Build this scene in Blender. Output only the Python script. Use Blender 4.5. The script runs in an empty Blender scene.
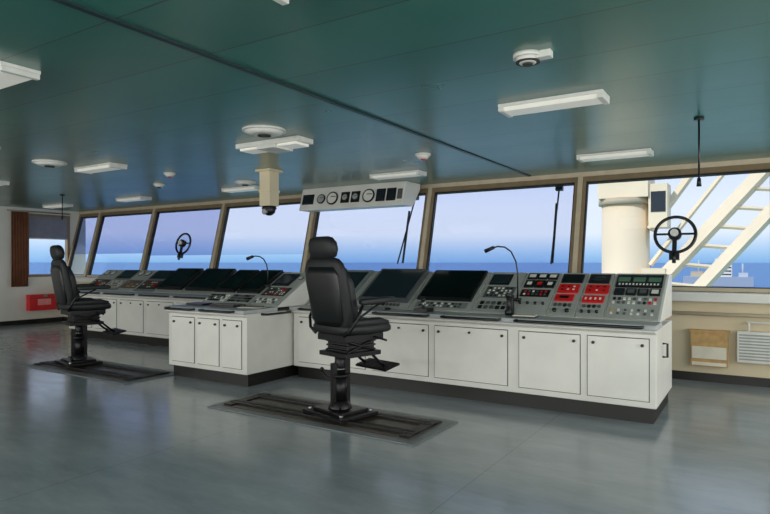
import bpy, bmesh, math, random
from mathutils import Vector, Matrix
random.seed(4)
scene=bpy.context.scene
COL=scene.collection
try: scene.view_settings.view_transform='Standard'
except: pass

def L(r,g,b):
    f=lambda c:(c/255/12.92) if c/255<=.04045 else ((c/255+.055)/1.055)**2.4
    return (f(r),f(g),f(b),1)
def mat(name,rgb,rough=.5,metal=0,var=.08,scale=8,spec=.5,bump=0,emit=0):
    m=bpy.data.materials.new(name); m.use_nodes=True
    nt=m.node_tree; b=nt.nodes['Principled BSDF']
    c=L(*rgb)
    tc=nt.nodes.new('ShaderNodeTexCoord'); n=nt.nodes.new('ShaderNodeTexNoise')
    n.inputs['Scale'].default_value=scale; n.inputs['Detail'].default_value=3
    nt.links.new(tc.outputs['Object'],n.inputs['Vector'])
    r=nt.nodes.new('ShaderNodeValToRGB')
    r.color_ramp.elements[0].position=.3; r.color_ramp.elements[1].position=.7
    r.color_ramp.elements[0].color=tuple(x*(1-var) for x in c[:3])+(1,)
    r.color_ramp.elements[1].color=tuple(min(1,x*(1+var)) for x in c[:3])+(1,)
    nt.links.new(n.outputs['Fac'],r.inputs['Fac'])
    nt.links.new(r.outputs['Color'],b.inputs['Base Color'])
    b.inputs['Roughness'].default_value=rough; b.inputs['Metallic'].default_value=metal
    b.inputs['Specular IOR Level'].default_value=spec
    if bump:
        n2=nt.nodes.new('ShaderNodeTexNoise'); n2.inputs['Scale'].default_value=180
        nt.links.new(tc.outputs['Object'],n2.inputs['Vector'])
        bp=nt.nodes.new('ShaderNodeBump'); bp.inputs['Strength'].default_value=bump; bp.inputs['Distance'].default_value=.002
        nt.links.new(n2.outputs['Fac'],bp.inputs['Height']); nt.links.new(bp.outputs['Normal'],b.inputs['Normal'])
    if emit:
        b.inputs['Emission Color'].default_value=c; b.inputs['Emission Strength'].default_value=emit
    return m
WHITE=mat('white_enamel',(224,223,216),.35,var=.06,scale=3)
DOOR=mat('door_enamel',(230,229,222),.3,var=.05,scale=3)
GAP=mat('gap_dark',(60,60,58),.7)
KICK=mat('kick_black',(16,14,12),.45)
LIP=mat('desk_grey',(178,182,182),.35,var=.04)
PANEL=mat('panel_grey',(118,126,124),.42,var=.05)
PANEL2=mat('panel_light',(160,164,160),.42,var=.05)
BLACK=mat('black_plastic',(20,21,23),.35)
SCREEN=mat('dark_screen',(10,12,15),.08)
SCREENB=mat('grey_screen',(34,42,50),.1)
RED=mat('red_panel',(205,28,30),.4)
GREEN=mat('lcd_green',(80,120,100),.3)
BTN=mat('button_white',(220,220,212),.4)
BTNG=mat('button_grey',(84,88,90),.4)
YEL=mat('button_yellow',(210,170,50),.4)
LEATHER=mat('black_upholstery',(25,26,29),.55,bump=.4)
METALB=mat('black_metal',(24,24,26),.35,metal=.4)
STEEL=mat('steel',(150,150,152),.3,metal=.9)
CREAM=mat('cream_wall',(222,208,176),.55,var=.04,scale=2)
WALLW=mat('wall_white',(220,217,206),.55,var=.03,scale=2)
FRAME=mat('window_frame_tan',(132,114,88),.45,var=.1)
FRAMEL=mat('window_frame_cream',(192,178,152),.45)
GASK=mat('gasket',(28,27,26),.6)
LAMPW=mat('lamp_housing',(222,222,216),.4)
DIFF=mat('lamp_diffuser',(240,238,228),.4,emit=.18)
CURT=mat('curtain_brown',(112,66,42),.85,var=.15,scale=6)
WOOD=mat('wood_box',(196,158,100),.5,var=.15,scale=14)
PAPER=mat('paper',(228,222,204),.7)
REDBOX=mat('red_box',(212,34,44),.4)
CRANE=mat('crane_paint',(238,220,188),.6,var=.06,scale=.4)
CRANED=mat('crane_trim',(190,174,148),.6)
SHIPG=mat('ship_grey',(186,194,202),.6)
PLATE=mat('deck_plate',(112,118,120),.4,metal=.2)
MUNTZ=mat('rail_brown',(64,54,46),.4)

class MB:
    def __init__(s,name): s.name=name; s.bm=bmesh.new(); s.m=[]
    def mi(s,m):
        if m not in s.m: s.m.append(m)
        return s.m.index(m)
    def _f(s,vs,m,smooth=False):
        i=s.mi(m); fs=set()
        for v in vs:
            for f in v.link_faces: fs.add(f)
        for f in fs: f.material_index=i; f.smooth=smooth
    def box(s,c,d,m,M=None):
        T=Matrix.Translation(c)@Matrix.Diagonal((d[0],d[1],d[2],1))
        if M is not None: T=M@T
        r=bmesh.ops.create_cube(s.bm,size=1,matrix=T); s._f(r['verts'],m); return s
    def bb(s,x0,x1,y0,y1,z0,z1,m,M=None):
        return s.box(((x0+x1)/2,(y0+y1)/2,(z0+z1)/2),(abs(x1-x0),abs(y1-y0),abs(z1-z0)),m,M)
    def cyl(s,p0,p1,r,m,r2=None,seg=20,M=None):
        p0=Vector(p0);p1=Vector(p1)
        if M is not None: p0=M@p0;p1=M@p1
        d=p1-p0; q=d.to_track_quat('Z','Y').to_matrix().to_4x4()
        T=Matrix.Translation((p0+p1)/2)@q
        o=bmesh.ops.create_cone(s.bm,cap_ends=True,segments=seg,radius1=r,radius2=r if r2 is None else r2,depth=d.length,matrix=T)
        s._f(o['verts'],m)
        if seg>4:
          for v in o['verts']:
            for f in v.link_faces:
                if len(f.verts)==4: f.smooth=True
        return s
    def sph(s,c,r,m,sc=(1,1,1),M=None):
        T=Matrix.Translation(c)@Matrix.Diagonal((sc[0],sc[1],sc[2],1))
        if M is not None:T=M@T
        o=bmesh.ops.create_uvsphere(s.bm,u_segments=20,v_segments=12,radius=r,matrix=T); s._f(o['verts'],m,True); return s
    def tube(s,pts,r,m,seg=10,closed=False,M=None):
        P=[Vector(p) for p in pts]
        if M is not None:P=[M@p for p in P]
        n=len(P); rings=[]
        up=None
        for i,p in enumerate(P):
            if closed: t=P[(i+1)%n]-P[i-1]
            else: t=P[min(i+1,n-1)]-P[max(i-1,0)]
            t.normalize()
            if up is None:
                a=Vector((0,0,1)) if abs(t.z)<.9 else Vector((1,0,0))
                up=(a-t*a.dot(t)).normalized()
            else: up=(up-t*up.dot(t)).normalized()
            w=t.cross(up)
            rings.append([s.bm.verts.new(p+r*(math.cos(2*math.pi*k/seg)*up+math.sin(2*math.pi*k/seg)*w)) for k in range(seg)])
        i0=s.mi(m)
        for i in range(n if closed else n-1):
            A=rings[i];B=rings[(i+1)%n]
            for k in range(seg):
                f=s.bm.faces.new((A[k],A[(k+1)%seg],B[(k+1)%seg],B[k])); f.material_index=i0;f.smooth=True
        if not closed:
            for R in (rings[0],rings[-1]):
                f=s.bm.faces.new(R); f.material_index=i0
        return s
    def prism(s,prof,x0,x1,m):
        A=[s.bm.verts.new((x0,y,z)) for y,z in prof];B=[s.bm.verts.new((x1,y,z)) for y,z in prof]
        i0=s.mi(m);n=len(prof)
        fs=[s.bm.faces.new(A),s.bm.faces.new(B[::-1])]
        for k in range(n): fs.append(s.bm.faces.new((A[k],B[k],B[(k+1)%n],A[(k+1)%n])))
        for f in fs:f.material_index=i0
        return s
    def loft(s,secs,m,seg=28,e=3.2):
        rings=[]
        for c,a,b,A,B in secs:
            c=Vector(c);A=Vector(A);B=Vector(B);R=[]
            for k in range(seg):
                t=2*math.pi*k/seg;ct=math.cos(t);st=math.sin(t)
                R.append(s.bm.verts.new(c+A*a*math.copysign(abs(ct)**(2/e),ct)+B*b*math.copysign(abs(st)**(2/e),st)))
            rings.append(R)
        i0=s.mi(m)
        for i in range(len(rings)-1):
            for k in range(seg):
                f=s.bm.faces.new((rings[i][k],rings[i][(k+1)%seg],rings[i+1][(k+1)%seg],rings[i+1][k]));f.material_index=i0;f.smooth=True
        for R in (rings[0],rings[-1]):
            f=s.bm.faces.new(R);f.material_index=i0;f.smooth=True
        return s
    def done(s,parent=None,bevel=0,loc=None,rotz=0,seg=2):
        bmesh.ops.recalc_face_normals(s.bm,faces=s.bm.faces[:])
        me=bpy.data.meshes.new(s.name); s.bm.to_mesh(me); s.bm.free()
        for m in s.m: me.materials.append(m)
        o=bpy.data.objects.new(s.name,me); COL.objects.link(o)
        if parent: o.parent=parent
        if loc: o.location=loc
        o.rotation_euler[2]=rotz
        if bevel:
            b=o.modifiers.new('bevel','BEVEL'); b.width=bevel;b.segments=seg;b.limit_method='ANGLE';b.angle_limit=math.radians(40)
        return o
def empty(name,loc=(0,0,0),rz=0):
    o=bpy.data.objects.new(name,None); COL.objects.link(o); o.location=loc;o.rotation_euler[2]=rz;return o

CZ=2.62; XL=-14.0; XR=3.2; YF=7.9; YB=-3.2; YT=8.28; ZS=1.05; ZT=2.55

# ---------- floor / ceiling ----------
fm=bpy.data.materials.new('vinyl_floor'); fm.use_nodes=True
nt=fm.node_tree;b=nt.nodes['Principled BSDF'];N=nt.nodes.new;K=nt.links.new
tc=N('ShaderNodeTexCoord');mp=N('ShaderNodeMapping');mp.inputs['Scale'].default_value=(.7,2.2,1)
mp.inputs['Rotation'].default_value=(0,0,.5)
K(tc.outputs['Object'],mp.inputs['Vector'])
n1=N('ShaderNodeTexNoise');n1.inputs['Scale'].default_value=1.6;n1.inputs['Detail'].default_value=12;n1.inputs['Roughness'].default_value=.72
K(mp.outputs['Vector'],n1.inputs['Vector'])
r=N('ShaderNodeValToRGB');r.color_ramp.elements[0].position=.3;r.color_ramp.elements[1].position=.72
r.color_ramp.elements[0].color=L(126,136,142);r.color_ramp.elements[1].color=L(160,168,172)
K(n1.outputs['Fac'],r.inputs['Fac'])
br=N('ShaderNodeTexBrick');br.offset=0;br.inputs['Scale'].default_value=1;br.inputs['Brick Width'].default_value=2.2;br.inputs['Row Height'].default_value=14
br.inputs['Mortar Size'].default_value=.004;br.inputs['Color1'].default_value=(1,1,1,1);br.inputs['Color2'].default_value=(.96,.96,.96,1);br.inputs['Mortar'].default_value=(.68,.68,.68,1)
mp2=N('ShaderNodeMapping');mp2.inputs['Location'].default_value=(1.55,3.5,0);K(tc.outputs['Object'],mp2.inputs['Vector']);K(mp2.outputs['Vector'],br.inputs['Vector'])
mx=N('ShaderNodeMix');mx.data_type='RGBA';mx.blend_type='MULTIPLY';mx.inputs[0].default_value=1
K(r.outputs['Color'],mx.inputs[6]);K(br.outputs['Color'],mx.inputs[7]);K(mx.outputs[2],b.inputs['Base Color'])
n2=N('ShaderNodeTexNoise');n2.inputs['Scale'].default_value=3;n2.inputs['Detail'].default_value=6;K(mp.outputs['Vector'],n2.inputs['Vector'])
mr=N('ShaderNodeMapRange');mr.inputs[3].default_value=.08;mr.inputs[4].default_value=.26;K(n2.outputs['Fac'],mr.inputs[0]);K(mr.outputs[0],b.inputs['Roughness'])
b.inputs['Specular IOR Level'].default_value=.85
MB('floor').bb(XL-.1,XR+.1,YB-.1,YT+.2,-.1,0,fm).done()

cm=bpy.data.materials.new('teal_ceiling'); cm.use_nodes=True
nt=cm.node_tree;b=nt.nodes['Principled BSDF'];N=nt.nodes.new;K=nt.links.new
tc=N('ShaderNodeTexCoord')
br=N('ShaderNodeTexBrick');br.offset=0;br.inputs['Scale'].default_value=1;br.inputs['Brick Width'].default_value=2.9;br.inputs['Row Height'].default_value=.6
br.inputs['Mortar Size'].default_value=.006;br.inputs['Color1'].default_value=L(20,100,90);br.inputs['Color2'].default_value=L(27,110,98);br.inputs['Mortar'].default_value=L(8,52,48)
mp2=N('ShaderNodeMapping');mp2.inputs['Location'].default_value=(2.74,0,0);K(tc.outputs['Object'],mp2.inputs['Vector']);K(mp2.outputs['Vector'],br.inputs['Vector'])
K(br.outputs['Color'],b.inputs['Base Color'])
n2=N('ShaderNodeTexNoise');n2.inputs['Scale'].default_value=1.2;n2.inputs['Detail'].default_value=5;K(tc.outputs['Object'],n2.inputs['Vector'])
mr=N('ShaderNodeMapRange');mr.inputs[3].default_value=.24;mr.inputs[4].default_value=.36;K(n2.outputs['Fac'],mr.inputs[0]);K(mr.outputs[0],b.inputs['Roughness'])
b.inputs['Specular IOR Level'].default_value=.9
b.inputs['Coat Weight'].default_value=.35;b.inputs['Coat Roughness'].default_value=.25;b.inputs['Coat IOR'].default_value=1.5
MB('ceiling').bb(XL-.1,XR+.1,YB-.1,YT+.25,CZ,CZ+.1,cm).done()
MB('trim_1').bb(-2.765,-2.725,YB,8.2,CZ-.012,CZ,mat('seam_dark',(14,44,48),.4)).done()

# ---------- walls ----------
w=MB('wall_front')
w.bb(XL,XR,YF,YF+.12,0,ZS,CREAM)
w.bb(XL,XR,YT-.02,YT+.15,ZT,CZ,FRAMEL)
w.done()
MB('trim_2').bb(XL,XR,YF-.16,YF,ZS-.11,ZS,WHITE).done(bevel=.01)
MB('baseboard_front').bb(XL,XR,YF-.02,YF,0,.1,KICK).done()
w=MB('wall_left')
w.bb(XL-.12,XL,YB,7.02,0,CZ,WALLW);w.bb(XL-.12,XL,7.02,YT+.15,0,1.06,WALLW);w.bb(XL-.12,XL,7.02,YT+.15,2.5,CZ,WALLW)
w.bb(XL-.12,XL,8.02,YT+.15,1.06,2.5,WALLW);w.done()
MB('baseboard_left').bb(XL,XL+.02,YB,YF-.02,0,.1,KICK).done()
w=MB('wall_right');w.bb(XR,XR+.12,YB,YT+.15,0,1.0,CREAM);w.bb(XR,XR+.12,YB,YT+.15,2.4,CZ,CREAM)
for y in (-3.1,-.5,2.2,5.0,8.1): w.bb(XR,XR+.12,y-.15,y+.15,1.0,2.4,CREAM)
w.done()
w=MB('wall_back');w.bb(XL,XR,YB-.12,YB,0,.9,CREAM);w.bb(XL,XR,YB-.12,YB,2.4,CZ,CREAM)
for x in (-13.8,-11,-8,-5,-2,1,3.05): w.bb(x-.2,x+.2,YB-.12,YB,.9,2.4,CREAM)
w.done()

def glassmat(name,tint,gl=.06):
    m=bpy.data.materials.new(name);m.use_nodes=True;nt=m.node_tree;nt.nodes.clear()
    o=nt.nodes.new('ShaderNodeOutputMaterial');t=nt.nodes.new('ShaderNodeBsdfTransparent');g=nt.nodes.new('ShaderNodeBsdfGlossy');x=nt.nodes.new('ShaderNodeMixShader')
    t.inputs[0].default_value=tint;g.inputs['Roughness'].default_value=.03;x.inputs[0].default_value=gl
    nt.links.new(t.outputs[0],x.inputs[1]);nt.links.new(g.outputs[0],x.inputs[2]);nt.links.new(x.outputs[0],o.inputs[0]);return m
GLASS=glassmat('window_glass',(.98,.99,1,1),.03)
FILM=glassmat('sun_film',(.68,.71,.86,1),.04)
FILM2=glassmat('sun_film_light',(.91,.92,.98,1),.04)

tv=Vector((0,YT-YF,ZT-ZS));TL=tv.length;tv.normalize();nv=Vector((0,tv.z,-tv.y))
def TM(x=0):
    return Matrix(((1,0,0,x),(0,nv.y,tv.y,YF),(0,nv.z,tv.z,ZS),(0,0,0,1)))
edges=[2.45,.2,-2.05,-4.35,-6.65,-8.95,-11.1,-13.1,-13.98]
films=[None,None,(0.0,FILM2),(0.0,FILM2),(.5,FILM2),(.5,FILM),(.55,FILM),(.55,FILM)]
for i in range(len(edges)-1):
    x1,x0=edges[i],edges[i+1]; e=empty('window_%d'%(i+1),((x0+x1)/2,YF,ZS))
    M=TM(0)
    f=MB('frame')
    a,bx=x0+.03,x1-.03
    W=.045
    f.bb(a,a+W,-.03,.06,0,TL,FRAME,M);f.bb(bx-W,bx,-.03,.06,0,TL,FRAME,M)
    f.bb(a+W,bx-W,-.03,.06,0,W,FRAMEL,M);f.bb(a+W,bx-W,-.03,.06,TL-.07,TL,FRAME,M)
    g=.018
    for q in ((a+W,a+W+g,W,TL-.07),(bx-W-g,bx-W,W,TL-.07)): f.bb(q[0],q[1],-.01,.05,q[2],q[3],GASK,M)
    f.bb(a+W+g,bx-W-g,-.01,.05,W,W+g,GASK,M);f.bb(a+W+g,bx-W-g,-.01,.05,TL-.07-g,TL-.07,GASK,M)
    f.bb(x1-.03,x1+.03,-.05,.08,0,TL,FRAMEL,M)
    o=f.done();o.parent=e;o.matrix_parent_inverse=Matrix.Translation(-e.location)
    p=MB('pane');p.bb(a+W,bx-W,.018,.022,W,TL-.07,GLASS,M);o=p.done();o.parent=e;o.matrix_parent_inverse=Matrix.Translation(-e.location)
    if films[i]:
        p=MB('sun_film');p.bb(a+W+.02,bx-W-.02,-.012,-.009,max(films[i][0],W+.02),TL-.09,films[i][1],M);o=p.done();o.parent=e;o.matrix_parent_inverse=Matrix.Translation(-e.location)
e=empty('window_9',(XL,7.5,1.06))
f=MB('frame')
for q in ((7.02,7.08,1.06,2.5),(7.96,8.02,1.06,2.5),(7.08,7.96,1.06,1.12),(7.08,7.96,2.44,2.5)): f.bb(XL-.08,XL+.03,q[0],q[1],q[2],q[3],FRAME)
f.bb(XL-.05,XL-.045,7.08,7.96,1.12,2.44,GLASS)
f.bb(XL+.005,XL+.012,7.08,7.96,1.95,2.44,mat('roller_blind',(128,128,140),.8))
f.cyl((XL+.012,7.08,1.94),(XL+.012,7.96,1.94),.014,LAMPW)
o=f.done();o.parent=e;o.matrix_parent_inverse=Matrix.Translation(-e.location)
c=MB('curtain');pts=[]
n=60;i0=c.mi(CURT)
rows=[]
for zz in (2.52,2.0,1.5,.85):
    rr=[]
    for k in range(n+1):
        y=6.68+.36*k/n;  rr.append(c.bm.verts.new((XL+.06+.016*math.sin(k/n*math.pi*12+zz),y,zz)))
    rows.append(rr)
for a,b2 in zip(rows,rows[1:]):
    for k in range(n):
        f=c.bm.faces.new((a[k],a[k+1],b2[k+1],b2[k]));f.smooth=True
c.cyl((XL+.06,6.6,2.54),(XL+.06,8.0,2.54),.015,STEEL)
o=c.done();o.modifiers.new('s','SOLIDIFY').thickness=.006
c=MB('first_aid_box');c.bb(XL+.0,XL+.16,7.03,7.72,.3,.66,REDBOX);c.bb(XL+.16,XL+.165,7.2,7.5,.42,.56,mat('red_label',(240,150,150),.5));c.bb(XL+.16,XL+.18,7.33,7.41,.6,.66,STEEL);c.bb(XL+.16,XL+.168,7.03,7.72,.575,.583,GAP);c.done(bevel=.004)

# ---------- consoles ----------
def console(x0,x1,yf,yd,ys,zt,yb,doors,zfill=None):
    e=empty('ship_control_console',(x0,yf,0))
    def fin(mb,bev=0):
        o=mb.done(bevel=bev);o.parent=e;o.matrix_parent_inverse=Matrix.Translation(-e.location);return o
    bd=MB('cabinet')
    bd.prism([(yf,.14),(yf,.775),(yf-.05,.80),(yf-.05,.815),(yb,.815),(yb,.14)],x0,x1,WHITE)
    bd.prism([(yd+.003,.86),(ys,zt-.005),(yb,zt-.005),(yb,.86)],x0+.0,x1-.0,WHITE)
    fin(bd,.008)
    k=MB('kick_plate');k.bb(x0+.03,x1-.03,yf+.05,yb-.04,0,.14,KICK);fin(k)
    t=MB('desk_top');t.prism([(yf-.07,.816),(yf-.07,.862),(yd+.01,.868),(yd+.01,.816)],x0-.015,x1+.015,LIP);fin(t,.012)
    d=MB('cabinet_doors')
    for a,b2 in doors:
        d.bb(a-.007,b2+.007,yf-.003,yf+.003,.193,.742,GAP)
        d.bb(a,b2,yf-.012,yf,.2,.735,DOOR)
    fin(d,.003)
    h=MB('door_knobs')
    for a,b2 in doors:
        for xx in (a+.05,b2-.05):
            h.cyl((xx,yf-.03,.68),(xx,yf-.012,.68),.014,BLACK,seg=12)
        if b2-a>.6: h.cyl(((a+b2)/2,yf-.028,.69),((a+b2)/2,yf-.012,.69),.012,BLACK,seg=12)
    fin(h)
    y0,z0=yd,.868
    v=Vector((0,ys-y0,zt-z0));SL=v.length;v.normalize();nn=Vector((0,-v.z,v.y))
    M=Matrix(((1,0,0,0),(0,v.y,nn.y,y0),(0,v.z,nn.z,z0),(0,0,0,1)))
    return e,fin,M,SL
def buttons(p,M,x0,x1,v0,v1,nx,ny,mats,fill=.6,dep=.012):
    for i in range(nx):
        for j in range(ny):
            cx=x0+(i+.5)*(x1-x0)/nx;cv=v0+(j+.5)*(v1-v0)/ny
            p.box((cx,cv,.012+dep/2),((x1-x0)/nx*fill,(v1-v0)/ny*fill,dep),random.choice(mats),M)
def screen(p,M,x0,x1,v0,v1,scr,bez=None,raise_=.03,bw=.035):
    p.bb(x0,x1,v0,v1,0,raise_,bez or BLACK,M)
    p.bb(x0+bw,x1-bw,v0+bw*1.3,v1-bw,raise_,raise_+.003,scr,M)
def dial(p,M,x,v,r,face=None):
    p.cyl((x,v,.005),(x,v,.022),r,BLACK,M=M,seg=24);p.cyl((x,v,.022),(x,v,.024),r*.8,face or BTN,M=M,seg=24)
    p.box((x+r*.2,v+r*.2,.026),(r*.9,r*.1,.003),BLACK,M)
def knob(p,M,x,v,r=.014):
    p.cyl((x,v,.008),(x,v,.035),r,BLACK,M=M,seg=12)

# right console
e,fin,M,SL=console(-4.79,-.74,5.52,5.76,6.40,1.28,6.58,[(-1.31,-.80),(-1.95,-1.38),(-2.86,-2.07),(-3.64,-2.94),(-4.7,-3.74)])
p=MB('instrument_panels')
secs=[(-4.77,-4.10,PANEL2),(-4.08,-3.34,PANEL2),(-3.32,-2.58,PANEL2),(-2.56,-2.16,PANEL2),(-2.14,-1.78,PANEL2),(-1.76,-1.50,PANEL2),(-1.48,-1.24,PANEL2),(-1.22,-.76,PANEL2)]
for a,b2,m in secs: p.bb(a,b2,.01,SL-.01,0,.012,m,M)
fin(p,.003)
q=MB('instruments')
screen(q,M,-4.68,-4.18,.2,SL-.02,SCREENB,bez=PANEL,bw=.05)
screen(q,M,-4.05,-3.38,.1,SL-.01,SCREENB,raise_=.05,bez=BTNG)
buttons(q,M,-3.9,-3.45,.02,.09,9,1,[BTNG,BLACK])
screen(q,M,-3.28,-2.62,.17,SL-.02,SCREEN,raise_=.04,bw=.025)
q.bb(-3.26,-2.64,.04,.14,.012,.018,PANEL,M);buttons(q,M,-3.22,-2.7,.045,.135,12,2,[BTN,BLACK,BTNG],.55)
screen(q,M,-2.53,-2.3,.5,.7,SCREENB,bw=.015,raise_=.02);q.bb(-2.52,-2.2,.26,.46,.012,.02,BTNG,M);buttons(q,M,-2.5,-2.22,.27,.45,6,4,[BLACK,BTN],.5)
buttons(q,M,-2.52,-2.2,.05,.2,5,2,[BLACK,BTNG],.6)
for i in range(3):
    q.box((-2.07+i*.11,.66,.02),(.1,.09,.02),BLACK,M);q.box((-2.07+i*.11,.66,.032),(.07,.05,.003),BTN,M)
    q.box((-2.07+i*.11,.52,.02),(.1,.12,.02),BLACK,M);q.box((-2.07+i*.11,.52,.032),(.05,.05,.003),RED if i==1 else BTN,M)
q.bb(-2.12,-1.82,.3,.42,.012,.02,BLACK,M);buttons(q,M,-2.1,-1.84,.31,.41,6,2,[BTN,BTNG,RED],.5)
for i in range(4): knob(q,M,-2.08+i*.08,.18)
q.bb(-1.745,-1.53,.56,.70,.012,.03,BLACK,M);buttons(q,M,-1.74,-1.54,.58,.68,3,2,[BTNG,BTN],.5)
q.bb(-1.745,-1.54,.38,.52,.012,.03,RED,M);buttons(q,M,-1.73,-1.56,.40,.50,3,2,[BLACK,BTN],.35,.022)
q.bb(-1.74,-1.56,.24,.34,.012,.03,RED,M);q.box((-1.65,.29,.032),(.09,.04,.006),BLACK,M)
buttons(q,M,-1.74,-1.55,.14,.21,4,1,[BTNG,BLACK],.6)
knob(q,M,-1.7,.08,.02);knob(q,M,-1.58,.08,.02)
q.bb(-1.47,-1.27,.56,.70,.012,.03,BLACK,M);q.box((-1.37,.63,.032),(.12,.06,.006),SCREENB,M)
q.bb(-1.47,-1.25,.38,.52,.012,.03,RED,M);buttons(q,M,-1.46,-1.26,.39,.51,3,2,[BTN,BLACK],.3,.022)
q.bb(-1.47,-1.27,.23,.33,.012,.03,RED,M);buttons(q,M,-1.46,-1.28,.24,.32,4,1,[BTN],.4,.022)
buttons(q,M,-1.46,-1.27,.14,.2,4,1,[BTNG,BLACK],.6)
for i in range(3): knob(q,M,-1.44+i*.07,.08)
q.bb(-1.20,-.78,.50,.70,.012,.03,BLACK,M)
for i in range(3): q.box((-1.13+i*.14,.615,.032),(.11,.07,.004),GREEN,M)
buttons(q,M,-1.18,-.8,.51,.565,12,1,[BTN],.5,.02)
for i in range(4):
    q.box((-1.15+i*.107,.42,.02),(.09,.1,.018),BLACK,M);q.box((-1.15+i*.107,.42,.03),(.06,.06,.004),[SCREENB,BTNG,BTNG,BTN][i],M)
buttons(q,M,-1.2,-.79,.22,.34,9,2,[BTN,BTNG,RED,BLACK],.5)
buttons(q,M,-1.2,-.79,.05,.16,7,2,[BTNG,BTN,YEL],.35)
fin(q)
r=MB('handrails')
def rail(r,x0,x1,yf,z=.845):
    r.tube([(x0,yf-.07,z),(x0+.0,yf-.13,z),(x0+.04,yf-.14,z),(x1-.04,yf-.14,z),(x1,yf-.13,z),(x1,yf-.07,z)],.014,BLACK)
for a,b2 in ((-1.95,-.84),(-2.72,-2.12),(-3.55,-2.9),(-4.6,-3.9)): rail(r,a,b2,5.52)
r.tube([(-.74,5.9,.66),(-.70,5.9,.66),(-.70,5.9,.54),(-.74,5.9,.54)],.01,BLACK)
fin(r)

# mid console
e,fin,M,SL=console(-6.15,-4.82,4.77,5.25,5.95,1.26,6.3,[(-5.20,-4.90),(-5.62,-5.26),(-6.08,-5.68)])
p=MB('instrument_panels')
for a,b2,m in ((-6.13,-5.72,PANEL2),(-5.70,-5.30,PANEL2),(-5.28,-4.84,PANEL2)): p.bb(a,b2,.01,SL-.01,0,.012,m,M)
fin(p,.003)
q=MB('instruments')
screen(q,M,-6.11,-5.74,.25,SL-.02,SCREEN,raise_=.05,bw=.03);screen(q,M,-5.69,-5.31,.25,SL-.02,SCREEN,raise_=.05,bw=.03)
buttons(q,M,-6.1,-5.75,.04,.21,9,3,[BLACK,BTNG,BTN],.6);buttons(q,M,-5.69,-5.32,.04,.21,9,3,[BLACK,BTNG],.6)
q.bb(-5.25,-4.98,.45,.72,.012,.03,BLACK,M);q.bb(-5.22,-5.01,.5,.69,.03,.033,SCREENB,M);dial(q,M,-4.91,.64,.035)
q.bb(-5.25,-4.88,.22,.40,.012,.02,BLACK,M);buttons(q,M,-5.24,-4.9,.23,.39,9,4,[BTN,BTNG,RED,BTNG],.5)
buttons(q,M,-5.24,-4.9,.04,.16,8,2,[BTNG,BTN],.5)
q.bb(-6.05,-5.75,4.95,5.13,.866,.892,BLACK);q.bb(-5.6,-5.2,4.93,5.13,.866,.892,BLACK)
for i in range(10):
    for j in range(3): q.box((-5.57+i*.037,4.97+j*.05,.897),(.026,.034,.01),BTNG)
fin(q)
r=MB('handrails')
for a,b2 in ((-6.05,-5.6),(-5.45,-4.95)): rail(r,a,b2,4.77)
r.tube([(-4.82,5.0,.80),(-4.75,5.02,.80),(-4.75,5.42,.80),(-4.82,5.44,.80)],.013,BLACK)
fin(r)

# left console
e,fin,M,SL=console(-11.1,-6.2,6.35,6.6,7.15,1.24,7.35,[(-7.3,-6.7),(-8.0,-7.38),(-8.75,-8.08),(-9.5,-8.85),(-10.25,-9.6),(-11.0,-10.35)])
p=MB('instrument_panels');xs=[-11.08,-10.5,-10.0,-9.5,-8.95,-8.2,-7.4,-6.22]
for i in range(7): p.bb(xs[i]+.01,xs[i+1]-.01,.01,SL-.01,0,.012,[PANEL2,PANEL,PANEL2,PANEL,PANEL2,PANEL2,PANEL2][i],M)
fin(p,.003)
q=MB('instruments')
screen(q,M,-8.9,-8.25,.08,SL-.0,SCREEN,raise_=.06);screen(q,M,-8.15,-7.45,.08,SL-.0,SCREEN,raise_=.06);screen(q,M,-7.3,-6.75,.2,SL-.02,SCREENB)
for i in range(4):
    a=xs[i]+.04;b2=xs[i+1]-.04
    if i%2: screen(q,M,a,b2,.38,.64,SCREENB,bw=.02,raise_=.025)
    else:
        dial(q,M,a+.1,.54,.07);dial(q,M,a+.3,.54,.07)
    q.bb(a,b2,.08,.32,.012,.02,[BLACK,PANEL2,BTNG,BLACK][i],M)
    buttons(q,M,a+.02,b2-.02,.1,.3,7,3,[BTN,BTNG,RED,YEL,GREEN,BTN],.5)
fin(q)
r=MB('handrails')
for a,b2 in ((-10.9,-10.0),(-9.8,-9.0),(-8.8,-8.1),(-7.9,-7.0)): rail(r,a,b2,6.35)
fin(r)

def mic(x,y,z,dx,s=1):
    m=MB('gooseneck_microphone')
    m.cyl((0,0,0),(0,0,.03),.04,BLACK)
    pts=[(0,0,.02),(0,0,.18*s),(dx*.02,0,.25*s),(dx*.07,0,.31*s),(dx*.14,0,.34*s),(dx*.22,0,.345*s),(dx*.28,0,.335*s)]
    m.tube(pts,.008,BLACK);m.cyl((dx*.26,0,.34*s),(dx*.36,0,.315*s),.018,BLACK,r2=.022);m.done(loc=(x,y,z))
mic(-2.12,5.95,.995,-1,1.65); mic(-5.29,5.6,1.08,-1,1.15)
t=MB('telephone_handset')
t.loft([((0,0,0),.03,.02,(1,0,0),(0,1,0)),((0,.0,.04),.034,.03,(1,0,0),(0,1,0)),((0,.02,.07),.02,.015,(1,0,0),(0,1,0)),((0,.025,.15),.02,.015,(1,0,0),(0,1,0)),((0,.02,.19),.034,.03,(1,0,0),(0,1,0)),((0,.0,.22),.028,.02,(1,0,0),(0,1,0))],BLACK)
t.box((0,.05,.1),(.07,.04,.2),BLACK)
t.done(loc=(-2.12,5.68,.868))
t=MB('logbook');t.bb(-.11,.11,-.08,.08,0,.012,BLACK);t.bb(-.105,.105,-.075,.075,.012,.02,PAPER);t.done(loc=(-1.92,5.6,.867),rotz=.1)
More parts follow.
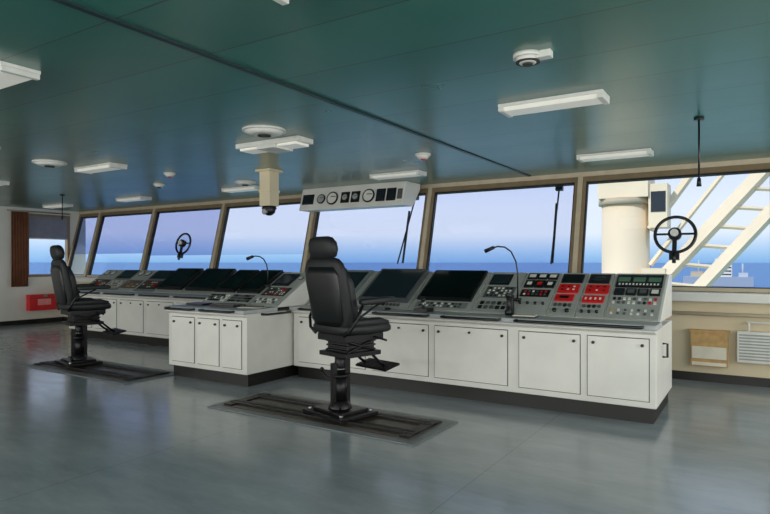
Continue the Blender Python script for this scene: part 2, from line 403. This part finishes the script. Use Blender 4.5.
t=MB('chart_paper');t.bb(-.14,.14,-.1,.1,0,.006,PAPER);t.bb(-.15,.15,-.012,.012,.006,.02,BLACK);t.done(loc=(-5.02,5.05,.868),rotz=.25)
t=MB('joystick_controller');t.bb(-.08,.08,-.08,.08,0,.04,BLACK);t.cyl((0,0,.04),(0,-.01,.12),.012,STEEL);t.sph((0,-.01,.13),.028,BLACK);t.done(loc=(-3.05,5.62,.867))
t=MB('computer_keyboard');t.bb(-.22,.22,-.06,.06,0,.02,BLACK)
for i in range(14):
    for j in range(4): t.box((-.2+i*.03,-.042+j*.027,.024),(.022,.02,.01),BTNG)
t.done(loc=(-3.72,5.62,.867))

# ---------- helm chairs ----------
def chair(x,y,rz,F=.06):
    e=empty('helm_chair',(x,y,.035),rz)
    X=(1,0,0);Y=(0,1,0);Z=(0,0,1)
    s=MB('base');s.bb(-.27,.27,-.22,.22,0,.03,METALB);s.bb(-.2,.2,-.16,.16,.03,.055,METALB)
    s.cyl((0,0,.055),(0,0,.12),.11,METALB,r2=.075)
    for a in(-1,1):
        for b2 in(-1,1): s.cyl((a*.22,b2*.17,.03),(a*.22,b2*.17,.05),.018,STEEL)
    s.tube([(.12,-.1,.05),(.2,-.16,.12),(.26,-.2,.13)],.009,METALB)
    s.done(e,.004)
    s=MB('pedestal');s.cyl((0,0,.11),(0,0,.34),.062,METALB);s.cyl((0,0,.33),(0,0,.36),.085,METALB);s.cyl((0,0,.34),(0,0,.56),.048,METALB)
    s.cyl((0,0,.40),(0,0,.41),.055,STEEL)
    s.box((0,.07,.29),(.05,.06,.42),METALB);s.box((0,-.07,.27),(.04,.05,.38),METALB)
    s.tube([(-.06,0,.3),(-.17,-.02,.31),(-.24,-.02,.36)],.009,METALB)
    s.sph((-.24,-.02,.37),.02,BLACK);s.done(e)
    up=[]
    s=MB('suspension');s.bb(-.19,.19,-.22,.2,.52,.56,METALB)
    for a in(-.15,.15):
        s.tube([(a,-.17,.56),(a,.15,.66)],.014,METALB);s.tube([(a,.15,.56),(a,-.17,.66)],.014,METALB)
    for i in range(5): s.box((0,0,.57+i*.02),(.3-.02*(i%2),.34-.02*(i%2),.018),BLACK)
    s.bb(-.2,.2,-.23,.22,.66,.72,METALB)
    s.tube([(-.2,.1,.69),(-.28,.14,.67),(-.31,.16,.66)],.01,METALB)
    s.tube([(.2,.1,.69),(.28,.14,.67),(.31,.16,.66)],.01,METALB);up.append(s.done(e,.003))
    s=MB('seat')
    sec=[]
    for yy,w_,h_,dz in ((-.27,.20,.03,.0),(-.255,.235,.05,0),(-.2,.26,.062,0),(0,.275,.066,-.005),(.15,.275,.068,.0),(.24,.27,.062,.0),(.28,.24,.045,-.012),(.295,.2,.025,-.02)):
        sec.append(((0,yy,.775+dz),w_,h_,X,Z))
    s.loft(sec,LEATHER)
    for sx in(-1,1):
        s.loft([((sx*.2,-.2,.825),.05,.02,X,Z),((sx*.21,-.1,.83),.055,.035,X,Z),((sx*.21,.15,.83),.055,.035,X,Z),((sx*.2,.25,.815),.045,.02,X,Z)],LEATHER)
    up.append(s.done(e))
    s=MB('backrest')
    A=math.radians(11);U=Vector((0,-math.sin(A),math.cos(A)));Nn=Vector((0,math.cos(A),math.sin(A)))
    def P(t,n=0,xx=0): return Vector((xx,-.20,.77))+U*t+Nn*n
    sec=[]
    for t,w_,h_,n_ in ((-.04,.17,.03,0),(0,.215,.05,0),(.05,.24,.065,.0),(.15,.255,.07,.01),(.3,.27,.062,.0),(.42,.275,.057,-.005),(.52,.27,.052,0),(.59,.25,.045,.0),(.63,.21,.03,.0),(.645,.16,.012,0)):
        sec.append((P(t,n_),w_,h_,X,Nn))
    s.loft(sec,LEATHER)
    for sx in(-1,1):
        s.loft([(P(.06,.06,sx*.19),.03,.02,X,Nn),(P(.12,.07,sx*.21),.045,.04,X,Nn),(P(.4,.06,sx*.22),.045,.04,X,Nn),(P(.54,.05,sx*.19),.03,.02,X,Nn)],LEATHER)
    for t in(.2,.36): s.loft([(P(t-.05,.045),.14,.02,X,Nn),(P(t,.06),.15,.03,X,Nn),(P(t+.05,.045),.14,.02,X,Nn)],LEATHER)
    s.loft([(P(.04,-.05),.17,.02,X,Nn),(P(.1,-.06),.21,.025,X,Nn),(P(.5,-.045),.23,.025,X,Nn),(P(.57,-.035),.18,.015,X,Nn)],BLACK)
    up.append(s.done(e))
    s=MB('headrest')
    for sx in(-.06,.06): s.cyl(P(.6,0,sx),P(.74,0,sx),.009,STEEL,seg=10)
    s.loft([(P(.635,.01),.11,.025,X,Nn),(P(.65,.01),.155,.048,X,Nn),(P(.71,.015),.175,.062,X,Nn),(P(.77,.015),.17,.06,X,Nn),(P(.815,.01),.14,.045,X,Nn),(P(.83,.01),.10,.02,X,Nn)],LEATHER)
    up.append(s.done(e))
    s=MB('armrests')
    for sx in(-1,1):
        s.loft([((sx*.33,-.17,1.02),.028,.02,X,Z),((sx*.33,-.14,1.02),.038,.028,X,Z),((sx*.33,.12,1.03),.038,.028,X,Z),((sx*.33,.21,1.03),.036,.026,X,Z),((sx*.33,.235,1.03),.025,.015,X,Z)],LEATHER)
        s.tube([(sx*.2,-.25,.72),(sx*.28,-.25,.77),(sx*.33,-.22,.86),(sx*.33,-.15,.99)],.014,METALB)
        s.tube([(sx*.33,-.2,.88),(sx*.33,.05,1.0)],.01,METALB)
    up.append(s.done(e))
    s=MB('footrest')
    for sx in(-.13,.13): s.tube([(sx,.1,.54),(sx,.26,.53),(sx,.36,.44),(sx,.42,.40)],.014,METALB)
    R=Matrix.Translation((0,.46,.385))@Matrix.Rotation(math.radians(12),4,'X')
    s.box((0,0,0),(.42,.19,.018),METALB,R)
    for i in range(6): s.box((0,-.075+i*.03,.013),(.4,.012,.008),BLACK,R)
    s.tube([(-.13,.26,.53),(.13,.26,.53)],.011,METALB)
    o=s.done(e)
    for o in up: o.location.y+=F
def platform(x0,x1,y0,y1):
    s=MB('chair_rail_platform');s.bb(x0,x1,y0,y1,0,.012,PLATE);
    s.bb(x0+.1,x1-.1,y0+.1,y1-.1,.012,.018,MUNTZ)
    for yy in (y0+.24,y1-.24):
        s.bb(x0+.1,x1-.1,yy-.045,yy+.045,.018,.035,KICK);s.bb(x0+.12,x1-.12,yy-.012,yy+.012,.03,.035,STEEL)
    for xx in (x0+.15,x1-.15): s.bb(xx-.05,xx+.05,y0+.12,y1-.12,.018,.03,KICK)
    s.done(bevel=.002)
platform(-4.5,-2.22,3.93,4.72);platform(-8.4,-6.12,4.15,4.95)
chair(-3.2,4.32,math.radians(-14),.13);chair(-7.8,4.6,math.radians(-14),.06)

# ---------- ceiling fixtures ----------
def lamp(x,y,e_=True):
    s=MB('ceiling_light');s.bb(-.39,.39,-.12,.12,-.025,0,LAMPW);s.prism([(-.11,-.025),(-.09,-.055),(.09,-.055),(.11,-.025)],-.35,.35,DIFF)
    for a in(-1,1): s.bb(a*.35,a*.39,-.115,.115,-.058,-.025,LAMPW)
    s.done(bevel=.004,loc=(x,y,CZ))
for x in(-1.32,-4.15,-7.1,-10.0,-12.6):
    for y in(-.6,1.92,4.47,7.0):
        if (x,y)==(-4.15,4.47): continue
        lamp(x-(.12 if y==1.92 else 0)-(.05 if y==7.0 else 0),y)
def disc(name,x,y,r,m,h=.05,drop=None):
    s=MB(name);s.cyl((0,0,-.02),(0,0,0),r,m,seg=32);s.cyl((0,0,-h),(0,0,-.02),r*.55,m,r2=r*.9,seg=32)
    s.cyl((0,0,-h-.012),(0,0,-h),r*.3,drop or GAP,seg=24);s.done(loc=(x,y,CZ))
disc('ceiling_vent',-3.86,4.04,.2,LAMPW);disc('ceiling_vent',-7.32,3.95,.19,LAMPW);disc('ceiling_vent',-6.87,3.05,.13,LAMPW)
disc('fire_detector',-3.21,5.9,.09,LAMPW,.06,RED);disc('fire_detector',-6.84,5.32,.08,LAMPW,.05,RED);disc('fire_detector',-7.94,5.98,.09,LAMPW)
disc('ceiling_vent',-6.6,6.5,.16,LAMPW)
s=MB('smoke_detector');s.cyl((0,0,-.025),(0,0,0),.085,LAMPW,seg=32);s.cyl((0,0,-.055),(0,0,-.025),.045,LAMPW,r2=.072,seg=32);s.cyl((0,0,-.065),(0,0,-.055),.03,GAP)
s.bb(.05,.14,-.03,.03,-.04,0,LAMPW);s.cyl((0,0,-.05),(.0,0,-.044),.07,GAP,seg=32);s.done(loc=(-1.15,3.40,CZ))
s=MB('ceiling_light');s.bb(-.42,.42,-.12,.12,-.05,0,LAMPW);s.bb(-.38,.38,-.1,.1,-.075,-.05,DIFF);s.bb(-.1,.14,-.14,.14,-.09,-.05,LAMPW);s.done(bevel=.005,loc=(-4.17,4.5,CZ))
s=MB('compass_periscope');s.bb(-.09,.09,-.09,.09,-.48,0,CREAM);s.bb(-.13,.13,-.13,.13,-.03,0,CREAM);s.bb(-.1,.1,-.1,.1,-.3,-.27,CREAM)
s.cyl((0,0,-.52),(0,0,-.48),.1,BLACK,r2=.09);s.sph((0,0,-.53),.085,BLACK,(1,1,.9));s.cyl((0,-.05,-.55),(0,-.1,-.56),.04,STEEL)
s.done(loc=(-5.5,5.85,CZ),bevel=.004)
for x,y,l in((-.43,5.67,.58),(-10.7,6.0,.45)):
    s=MB('hanging_compass_rod');s.cyl((0,0,-.02),(0,0,0),.04,BLACK);s.cyl((0,0,-l+.05),(0,0,-.02),.008,BLACK);s.cyl((0,0,-l),(0,0,-l+.07),.02,BLACK,r2=.014);s.done(loc=(x,y,CZ))
e=empty('overhead_instrument_panel',(-5.48,7.8,CZ))
s=MB('housing');s.prism([(-.2,-.37),(-.1,0),(.35,0),(.35,-.09),(.12,-.37)],-1.0,1.0,WHITE);s.done(e,.01)
s=MB('gauges')
v=Vector((0,.1,.37));ln=v.length;v.normalize();nn=Vector((0,-v.z,v.y))
M=Matrix(((1,0,0,0),(0,v.y,nn.y,-.2),(0,v.z,nn.z,-.37),(0,0,0,1)))
s.bb(-.95,-.72,.1,.27,0,.012,BLACK,M);s.bb(-.93,-.74,.13,.24,.012,.015,SCREENB,M)
dial(s,M,-.56,.18,.08,PANEL2)
for xx in(-.33,):dial(s,M,xx,.18,.11,BTN)
for xx in(-.08,.12): s.bb(xx-.08,xx+.08,.09,.27,0,.012,BLACK,M);dial(s,M,xx,.18,.06,PANEL2)
dial(s,M,.37,.18,.11,BTN)
for xx in(.59,.78): s.bb(xx-.08,xx+.08,.08,.28,0,.012,BLACK,M);s.bb(xx-.055,xx+.055,.12,.25,.012,.02,SCREENB,M)
s.bb(.89,.97,.1,.26,0,.01,BTNG,M);s.done(e)

def cvs(x,t,R):
    M=TM(x);s=MB('clear_view_screen')
    ring=[(R*math.cos(a*math.pi/24),-.03,t+R*math.sin(a*math.pi/24)) for a in range(48)]
    s.tube(ring,.02,BLACK,closed=True,M=M)
    s.cyl((0,-.015,t),(0,.01,t),R,GLASS,seg=48,M=M)
    s.cyl((0,-.09,t),(0,-.01,t),.075,BLACK,M=M);s.cyl((0,-.13,t),(0,-.09,t),.045,LAMPW,M=M)
    s.box((0,-.05,t),(R*2,.02,.022),BLACK,M)
    s.box((.0,-.05,t-R*.5),(.05,.03,R),BLACK,M)
    s.cyl((0,-.06,t-R-.14),(0,-.06,t-R),.022,BLACK,M=M);s.box((0,-.04,t-R-.05),(.11,.06,.09),BLACK,M)
    s.done()
cvs(-.87,.70,.225);cvs(-9.93,.74,.21)
def wiper(xa,xb,t0,t1):
    M=TM(0);s=MB('windshield_wiper')
    s.tube([(xa,.06,t1),(xb,.07,t0)],.012,BLACK,M=M);s.box(((xa*.6+xb*.4),.05,(t0+t1)/2-.1),(.03,.02,(t1-t0)*.8),BLACK,M)
    s.box((xa,.07,t1+.02),(.1,.06,.06),BLACK,M);s.done()
wiper(-4.66,-4.84,.35,1.42);wiper(-2.36,-2.40,.35,1.42)
s=MB('wall_handrail');s.cyl((-2.5,YF-.1,.8),(XR-.1,YF-.1,.8),.022,FRAMEL)
for x in(-2.3,-1,.3,1.6,2.9): s.cyl((x,YF-.1,.8),(x,YF,.8),.014,FRAMEL);s.cyl((x,YF-.01,.8),(x,YF,.8),.035,FRAMEL)
s.done()
s=MB('wooden_file_box');s.bb(-.68,-.3,YF-.1,YF,.19,.60,WOOD);s.bb(-.665,-.315,YF-.106,YF-.1,.28,.42,PAPER);s.bb(-.7,-.28,YF-.115,YF,.585,.61,WOOD);s.bb(-.665,-.315,YF-.104,YF-.1,.20,.24,PAPER);s.done(bevel=.004)
s=MB('wall_heater');s.bb(-.21,.35,YF-.11,YF-.03,.27,.62,LAMPW)
for i in range(9): s.bb(-.19,.33,YF-.116,YF-.11,.30+i*.034,.316+i*.034,PANEL2)
for x in(-.1,.25): s.bb(x-.02,x+.02,YF-.03,YF,.3,.6,STEEL);s.cyl((x,YF-.07,.62),(x,YF-.07,.72),.012,LAMPW)
s.cyl((-.12,YF-.07,.72),(.27,YF-.07,.72),.012,LAMPW);s.done(bevel=.003)

# ---------- outside ----------
sm=bpy.data.materials.new('sea_water');sm.use_nodes=True;nt=sm.node_tree;b=nt.nodes['Principled BSDF']
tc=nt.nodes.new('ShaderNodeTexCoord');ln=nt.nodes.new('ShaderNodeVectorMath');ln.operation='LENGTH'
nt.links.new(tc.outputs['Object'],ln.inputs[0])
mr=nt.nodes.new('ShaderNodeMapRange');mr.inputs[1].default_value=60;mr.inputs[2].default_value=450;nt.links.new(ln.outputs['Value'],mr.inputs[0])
cr=nt.nodes.new('ShaderNodeValToRGB');cr.color_ramp.elements[0].color=L(150,180,164);cr.color_ramp.elements[1].color=L(72,128,180)  # near water, out of view, painted pale green to take blue from ceiling reflections
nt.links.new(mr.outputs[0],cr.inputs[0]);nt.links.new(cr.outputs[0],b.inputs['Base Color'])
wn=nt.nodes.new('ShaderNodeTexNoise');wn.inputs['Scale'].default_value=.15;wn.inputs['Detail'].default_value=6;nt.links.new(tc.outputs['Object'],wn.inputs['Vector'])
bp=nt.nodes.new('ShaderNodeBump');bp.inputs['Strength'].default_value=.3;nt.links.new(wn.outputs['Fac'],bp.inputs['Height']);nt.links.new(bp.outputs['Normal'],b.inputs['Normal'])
b.inputs['Roughness'].default_value=.5;b.inputs['Specular IOR Level'].default_value=.3
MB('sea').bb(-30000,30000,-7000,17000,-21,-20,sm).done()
def beam(s,a,b2,w_,m): s.cyl(a,b2,w_,m,seg=4)
s=MB('deck_crane')
s.cyl((-7.6,42.4,-20),(-7.6,42.4,5.2),1.5,CRANE,seg=28)
s.cyl((-7.6,42.4,5.2),(-7.6,42.4,5.6),1.7,CRANED,seg=28)
s.bb(-9.1,-6.0,41,44,5.6,13,CRANE)
s.bb(-6.0,-4.9,41.2,43,3.6,6.4,CRANE);s.bb(-5.85,-5.0,41.15,41.2,4.6,5.9,SCREENB)
s.bb(-8.2,-5.6,40.6,41,-1.0,-.7,CRANED);s.bb(-6.4,-5.0,41,43,-4,1.0,CRANE)
a=Vector((-5.6,41,-.2));b2=Vector((2.0,46,9.4))
o1=Vector((1.7,0,-1.0))
beam(s,a,b2,.5,CRANE);beam(s,a+o1,b2+o1,.45,CRANE)
for i in range(8):
    t0=i/8+.03
    beam(s,a.lerp(b2,t0),a.lerp(b2,t0+.08)+o1,.13,CRANE)
beam(s,(-6,42,3.5),(-2.2,44,9.5),.26,CRANE);beam(s,(-6,42,1.2),(-.2,44,9.5),.16,CRANE)
for k in range(3): s.cyl((-6,42,11-k),(1.6+k,46,9.5-k*.6),.05,CRANED,seg=8)
s.done()
s=MB('cargo_ship')
D=-12
s.prism([(600,-20),(596,-11.5),(612,-11.5),(610,-20)],-46+D,8+D,SHIPG)
s.bb(-24+D,-8+D,598,610,-11.5,-1,WALLW);s.bb(-21+D,-11+D,599,608,-1,4.5,WALLW);s.bb(-17+D,-15.4+D,602,604,4.5,14,SHIPG);s.bb(-40+D,-30+D,598,610,-11.5,-7,CRANED);s.bb(-3+D,4+D,598,610,-11.5,-8,SHIPG);s.cyl((-34+D,604,-9),(-34+D,604,3),.7,SHIPG);s.cyl((0+D,604,-10),(0+D,604,0),.7,SHIPG)
for k in range(3): s.bb(-23.5+D,-8.5+D,597.8,598,-10+k*3,-9+k*3,SCREENB)
s.done()

# ---------- lighting ----------
wd=bpy.data.worlds.new('World');scene.world=wd;wd.use_nodes=True;nt=wd.node_tree;bg=nt.nodes['Background']
tc=nt.nodes.new('ShaderNodeTexCoord');sp=nt.nodes.new('ShaderNodeSeparateXYZ');cr=nt.nodes.new('ShaderNodeValToRGB')
nt.links.new(tc.outputs['Generated'],sp.inputs[0]);nt.links.new(sp.outputs['Z'],cr.inputs[0]);nt.links.new(cr.outputs[0],bg.inputs[0])
els=cr.color_ramp.elements
els[0].position=0;els[0].color=L(124,168,214)
els[1].position=1;els[1].color=L(100,145,205)
for p_,c_ in((.016,(156,190,224)),(.045,(212,222,234)),(.09,(212,221,236)),(.16,(192,208,236)),(.3,(212,220,232)),(.5,(170,195,228))):
    x=els.new(p_);x.color=L(*c_)
bg.inputs[1].default_value=1.32
sn=bpy.data.lights.new('sun','SUN');sn.energy=2.6;sn.angle=.01;sn.color=(1,.94,.86)
o=bpy.data.objects.new('sun',sn);COL.objects.link(o);o.rotation_euler=(math.radians(56),0,math.radians(-25))
def area(name,loc,rot,sx,sy,pw,col=(1,1,1)):
    l=bpy.data.lights.new(name,'AREA');l.shape='RECTANGLE';l.size=sx;l.size_y=sy;l.energy=pw;l.color=col
    o=bpy.data.objects.new(name,l);COL.objects.link(o);o.location=loc;o.rotation_euler=rot
area('fill_light_rear',(-5.5,YB-.3,1.7),(math.radians(90),0,0),17,1.7,520,(1,.97,.91))  # added area lamp outside the rear openings, brightens the interior
area('fill_light_side',(XR+.4,2.5,1.75),(math.radians(90),0,math.radians(90)),11,1.6,290,(1,.97,.91))  # extra fill lamp beyond the right wall, standing in for side daylight

cam=bpy.data.cameras.new('camera');cam.sensor_width=36;cam.lens=27.77;cam.shift_y=5/770;cam.clip_end=60000;cam.clip_start=.05
o=bpy.data.objects.new('camera',cam);COL.objects.link(o);o.location=(0,0,1.4);o.rotation_euler=(math.radians(90),0,math.radians(32.2));scene.camera=o
